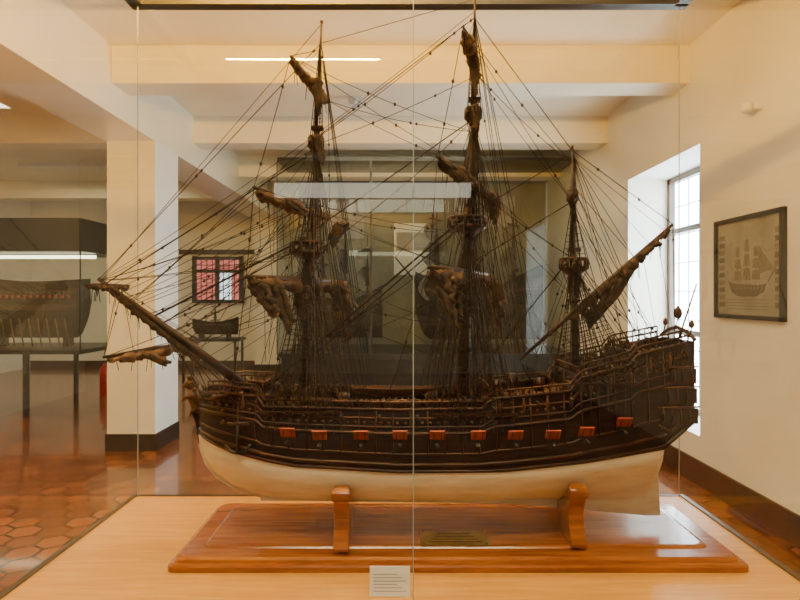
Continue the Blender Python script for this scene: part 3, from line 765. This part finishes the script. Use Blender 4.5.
# ------------------------------------------------------------ background ship models
M_sailg=pmat('old_grey_canvas',(.17,.15,.10),(.07,.06,.045),rough=.8,scale=6)
M_hull2=pmat('blackened_hull',(.006,.0035,.0025),(.011,.007,.004),rough=.6,scale=10,spec=.08)
def simple_ship(name,cx,cy,zb,L,H,masts,hm,strake,sails=False,dirn=1,she=.5,bm=.11,st=.10):
    e=empty(name,(cx,cy,zb))
    b=MB(); nx=26; nv_=12
    for s in (-1,1):
        vs=[]
        for i in range(nx+1):
            t=i/nx; x=cx+dirn*L*(t-.5)
            B=L*bm*(1-(1-min(t/.25,1))**2.2)**.6*(1-.35*max(0,(t-.5)/.5)**2)
            z0=zb+H*.45*(1-min(t/.12,1))**2; z1=zb+H*(.85+she*(t-.45)**2*2.2)
            for j in range(nv_+1):
                u=j/nv_; th=min(u/.5,1)*math.pi/2; y=max(B,.003)*math.sin(th)**(.8+2*max(0,t-.6)) if u<.5 else max(B,.003)*(1-.3*(u-.5))
                vs.append((x,cy+s*y,z0+(z1-z0)*u))
        f1=[];f2=[]
        for i in range(nx):
            for j in range(nv_):
                f=(i*(nv_+1)+j,(i+1)*(nv_+1)+j,(i+1)*(nv_+1)+j+1,i*(nv_+1)+j+1); (f2 if j in strake else f1).append(f)
        b.add(vs,f1,hm,True); b.add(vs,f2,M_wale,True)
    b.box((cx-L*.42,cy-L*.085,zb+H*.78),(cx+L*.46,cy+L*.085,zb+H*.8),M_deck)
    for i in range(14):
        x=cx-L*.33+L*.055*i
        for s in (-1,1):
            b.box((x-.012,cy+s*L*bm*.9-.016,zb+H*.6),(x+.016,cy+s*L*bm*.9+.016,zb+H*.65),M_red if not masts else M_dark)
            b.cyl((x,cy+s*L*bm*.8,zb+H*.68),(x,cy+s*(L*bm+.05),zb+H*.69),.014,.010,M_mast,6)
    if not masts:
        for s in [-.36+.08*i for i in range(10)]:
            b.tube([(cx+s*L-.02,cy-L*bm*.9,zb+H*.30),(cx+s*L+.02,cy-L*bm*.75,zb-st+.012)],.010,M_rope2,5)
    for s in (-.3,.3): b.box((cx+s*L-.02,cy-.1,zb-st),(cx+s*L+.02,cy+.1,zb+H*.12),M_mast)
    for k,(f,h) in enumerate(masts):
        x=cx+L*f; b.cyl((x,cy,zb+H*.7),(x,cy,zb+h),.03*L/2.1,.010*L/2.1,M_mast,8)
        for q,wd in ((.45,.42),(.68,.3),(.86,.2)):
            z=zb+h*q; b.tube([(x-.12*L/2.1,cy-wd*L*.35,z),(x+.12*L/2.1,cy+wd*L*.35,z)],.022*L/2.1,M_mast,6)
            if sails:
                z2=zb+h*(q-.17); vs=[]
                for a in range(7):
                    for c in range(5):
                        yy=cy+(a/6-.5)*wd*L*.68; zz=z+(z2-z)*c/4; vs.append((x-.12*math.sin(math.pi*c/4)+(yy-cy)*.65,yy,zz))
                b.add(vs,[(a*5+c,a*5+c+1,a*5+c+6,a*5+c+5) for a in range(6) for c in range(4)],M_sailg,True)
        b.lathe((x,cy,zb+h*.5),[(.05*L/2.1,0),(.10*L/2.1,.02),(.10*L/2.1,.06*L/2.1)],M_mast,10)
        for s in (-1,1):
            for d in (-.18,-.12,-.06,0,.06,.12,.18): b.line((x+d*L*.4,cy+s*L*.1,zb+H*.85),(x,cy,zb+h*.5),.003*L,M_rope); b.line((x+d*.15*L,cy+s*.04*L,zb+h*.5),(x,cy,zb+h*.85),.0025*L,M_rope)
    if masts:
        b.cyl((cx-dirn*L*.45,cy,zb+H*.8),(cx-dirn*L*.66,cy,zb+H*1.30),.02*L/2.1,.01*L/2.1,M_mast,8)
        b.line((cx-dirn*L*.66,cy,zb+H*1.30),(cx+L*masts[0][0],cy,zb+masts[0][1]*.9),.005,M_rope)
    b.obj('ship_parts',e)
    return e
def glasscase(x0,x1,y0,y1,zt,zg,hood,legs=False,panel=None):
    c=empty('display_case',((x0+x1)/2,(y0+y1)/2,0))
    b=MB(); b.box((x0,y0,zt-.05),(x1,y1,zt),M_black)
    if legs:
        for x in (x0+.05,(x0+x1)/2,x1-.75):
            for y in (y0+.03,y1-.08): b.box((x,y,0),(x+.05,y+.05,zt-.05),M_black)
    else: b.box((x0+.05,y0+.05,0),(x1-.05,y1-.05,zt-.05),M_black)
    if hood: b.box((x0,y0,zg),(x1,y1,zg+hood),M_black)
    for x in (x0,x1):
        for y in (y0,y1): b.box((x-.006,y-.006,zt),(x+.006,y+.006,zg),M_black)
    if panel: b.box((x0+.02,y1-.05,zt),(x1-.02,y1-.02,zg),panel)
    b.obj('frame',c)
    quad('glass_a',[(x0,y0,zt),(x1,y0,zt),(x1,y0,zg),(x0,y0,zg)],M_glass,c)
    quad('glass_b',[(x0,y0,zt),(x0,y1,zt),(x0,y1,zg),(x0,y0,zg)],M_glass,c)
    quad('glass_c',[(x1,y0,zt),(x1,y1,zt),(x1,y1,zg),(x1,y0,zg)],M_glass,c)
    return c
c=glasscase(-1.70,2.42,8.3,10.0,.75,3.42,.05,panel=M_grey)
b=MB()
for x in (-.42,.98): b.box((x,8.29,.75),(x+.035,8.32,3.42),M_black)
b.obj('mullions',c)
simple_ship('model_sailing_ship',1.18,9.05,.90,1.9,.95,[(-.33,2.1),(-.02,2.40),(.28,2.0)],M_hull2,(9,),sails=True)
simple_ship('model_sailing_ship',-.85,9.35,.90,1.15,.70,[(-.30,1.7),(.0,2.0),(.30,1.6)],M_hull2,(9,),sails=True)
b=MB(); b.box((-.1,9.9,1.9),(.55,9.94,2.75),M_paper); b.box((-.06,9.89,2.3),(.5,9.9,2.6),M_ink)
b.box((-1.2,9.9,2.5),(-.6,9.94,3.1),M_ink); b.box((.9,9.9,2.7),(1.9,9.94,3.2),M_ink); b.obj('information_panel',c)
c=glasscase(-7.0,-4.05,7.6,8.9,.86,2.12,.42,legs=True)
simple_ship('model_ship_hull',-4.98,8.2,.98,1.5,.90,[],M_hull2,(6,9),dirn=-1,she=.10,bm=.17,st=.115)
b=MB(); b.box((-6.9,8.1,2.06),(-4.15,8.2,2.10),M_lightwhite); b.obj('lamp_tube',c)
b=MB(); b.box((-5.75,7.7,.865),(-5.22,7.76,1.33),M_extred); b.box((-5.72,7.695,1.0),(-5.3,7.7,1.2),M_red); b.obj('red_sign',c)
e=empty('fire_extinguisher',(-4.62,9.4,0)); b=MB()
b.lathe((-4.62,9.4,0.001),[(.07,0),(.08,.01),(.08,.38),(.06,.43),(.025,.46),(.025,.5)],M_extred,16); b.tube([(-4.62,9.4,.49),(-4.56,9.38,.5),(-4.52,9.36,.38),(-4.53,9.36,.2)],.012,M_black,6); b.box((-4.66,9.39,.5),(-4.55,9.41,.54),M_black)
b.obj('cylinder_body',e)
e=empty('display_table',(-3.6,11.2,0)); b=MB()
b.box((-4.0,10.9,.72),(-2.95,11.5,.77),M_black)
for x in (-3.97,-3.03):
    for y in (10.93,11.43): b.box((x,y,0),(x+.04,y+.04,.72),M_black)
b.obj('table_frame',e)
simple_ship('model_boat',-3.45,11.2,.832,.85,.28,[(0,.6)],M_hull2,(8,),st=.06)

# ------------------------------------------------------------ lights
def area(name,loc,sx,sy,en,col=(1,.9,.75),rot=(0,0,0)):
    l=bpy.data.lights.new(name,'AREA'); l.shape='RECTANGLE'; l.size=sx; l.size_y=sy; l.energy=en; l.color=col
    o=bpy.data.objects.new(name,l); o.location=loc; o.rotation_euler=rot; scene.collection.objects.link(o); return o
def added_fixture(x,y,sx,sy,en,col):  # added lamps with housings, kept out of view, to light the room and ship
    e=empty('added_ceiling_lamp',(x,y,ZC)); 
    boxobj('housing',(x-sx/2-.03,y-sy/2-.03,ZC-.05),(x+sx/2+.03,y+sy/2+.03,ZC),M_wplast,e)
    a=area('added_lamp_light',(x,y,ZC-.055),sx,sy,en,col); a.parent=e; a.matrix_parent_inverse=Matrix.Translation(e.location).inverted()
WARM=(1,.58,.17); NEU=(1,.87,.62)
added_fixture(0,2.2,1.6,.2,70,(1,.70,.34))
added_fixture(0,.4,1.8,.25,95,(1,.80,.50))
added_fixture(-5.2,2.0,1.8,.3,170,WARM)
added_fixture(-5.2,4.1,1.8,.3,160,WARM)
added_fixture(-5.2,-3.5,1.8,.3,80,NEU)
added_fixture(-5.2,9.8,1.8,.3,80,(1,.78,.45))
added_fixture(0,7.8,2.4,.2,45,NEU)
added_fixture(0,10.6,2.4,.2,55,NEU)
e=empty('pendant_strip_lamp',(-.42,-7.2,3.3)); b=MB()
b.box((-1.95,-6.5,3.10),(1.10,-6.3,3.30),M_pend); b.obj('diffuser',e)
b=MB(); b.box((-1.98,-6.52,3.30),(1.13,-6.28,3.33),M_wplast)
for x in (-1.5,.6): b.cyl((x,-6.4,3.33),(x,-6.4,3.68),.008,.008,M_black,6)
b.obj('housing',e)
e=empty('added_case_uplight',(0,1.9,GZ+.05)); boxobj('housing',(-.9,GY0-.02,GZ+.051),(.9,GY0+.06,GZ+.09),M_black,e)  # added unseen lamp and housing, there only to turn the near ceiling gold
a=area('added_uplight_lamp',(-.5,GY0+.02,GZ+.10),.8,.06,520,(1,.48,.05),(math.radians(180-42),0,0)); a.parent=e; a.matrix_parent_inverse=Matrix.Translation(e.location).inverted()
l=bpy.data.lights.new('window_portal','AREA'); l.shape='RECTANGLE'; l.size=1.5; l.size_y=2.3; l.cycles.is_portal=True
o=bpy.data.objects.new('window_portal',l); o.location=(RX+.52,(wy0+wy1)/2,(wz0+wz1)/2); o.rotation_euler=(0,math.radians(90),0); scene.collection.objects.link(o)
s=bpy.data.lights.new('sun','SUN'); s.energy=6; s.angle=.01; s.color=(1,.95,.85)
o=bpy.data.objects.new('sun',s); scene.collection.objects.link(o)
d=Vector((-.55,-.75,-.75)); o.rotation_euler=d.to_track_quat('-Z','Y').to_euler()
wd=bpy.data.worlds.new('sky'); scene.world=wd; wd.use_nodes=True
bg=wd.node_tree.nodes['Background']; bg.inputs[0].default_value=(.80,.89,1,1); bg.inputs[1].default_value=27
# ------------------------------------------------------------ camera
cam=bpy.data.cameras.new('camera'); cam.sensor_width=36; cam.lens=27; cam.shift_y=-.005; cam.clip_start=.05
o=bpy.data.objects.new('camera',cam); o.location=(0,0,CZ); o.rotation_euler=(math.radians(90),0,0); scene.collection.objects.link(o)
scene.camera=o
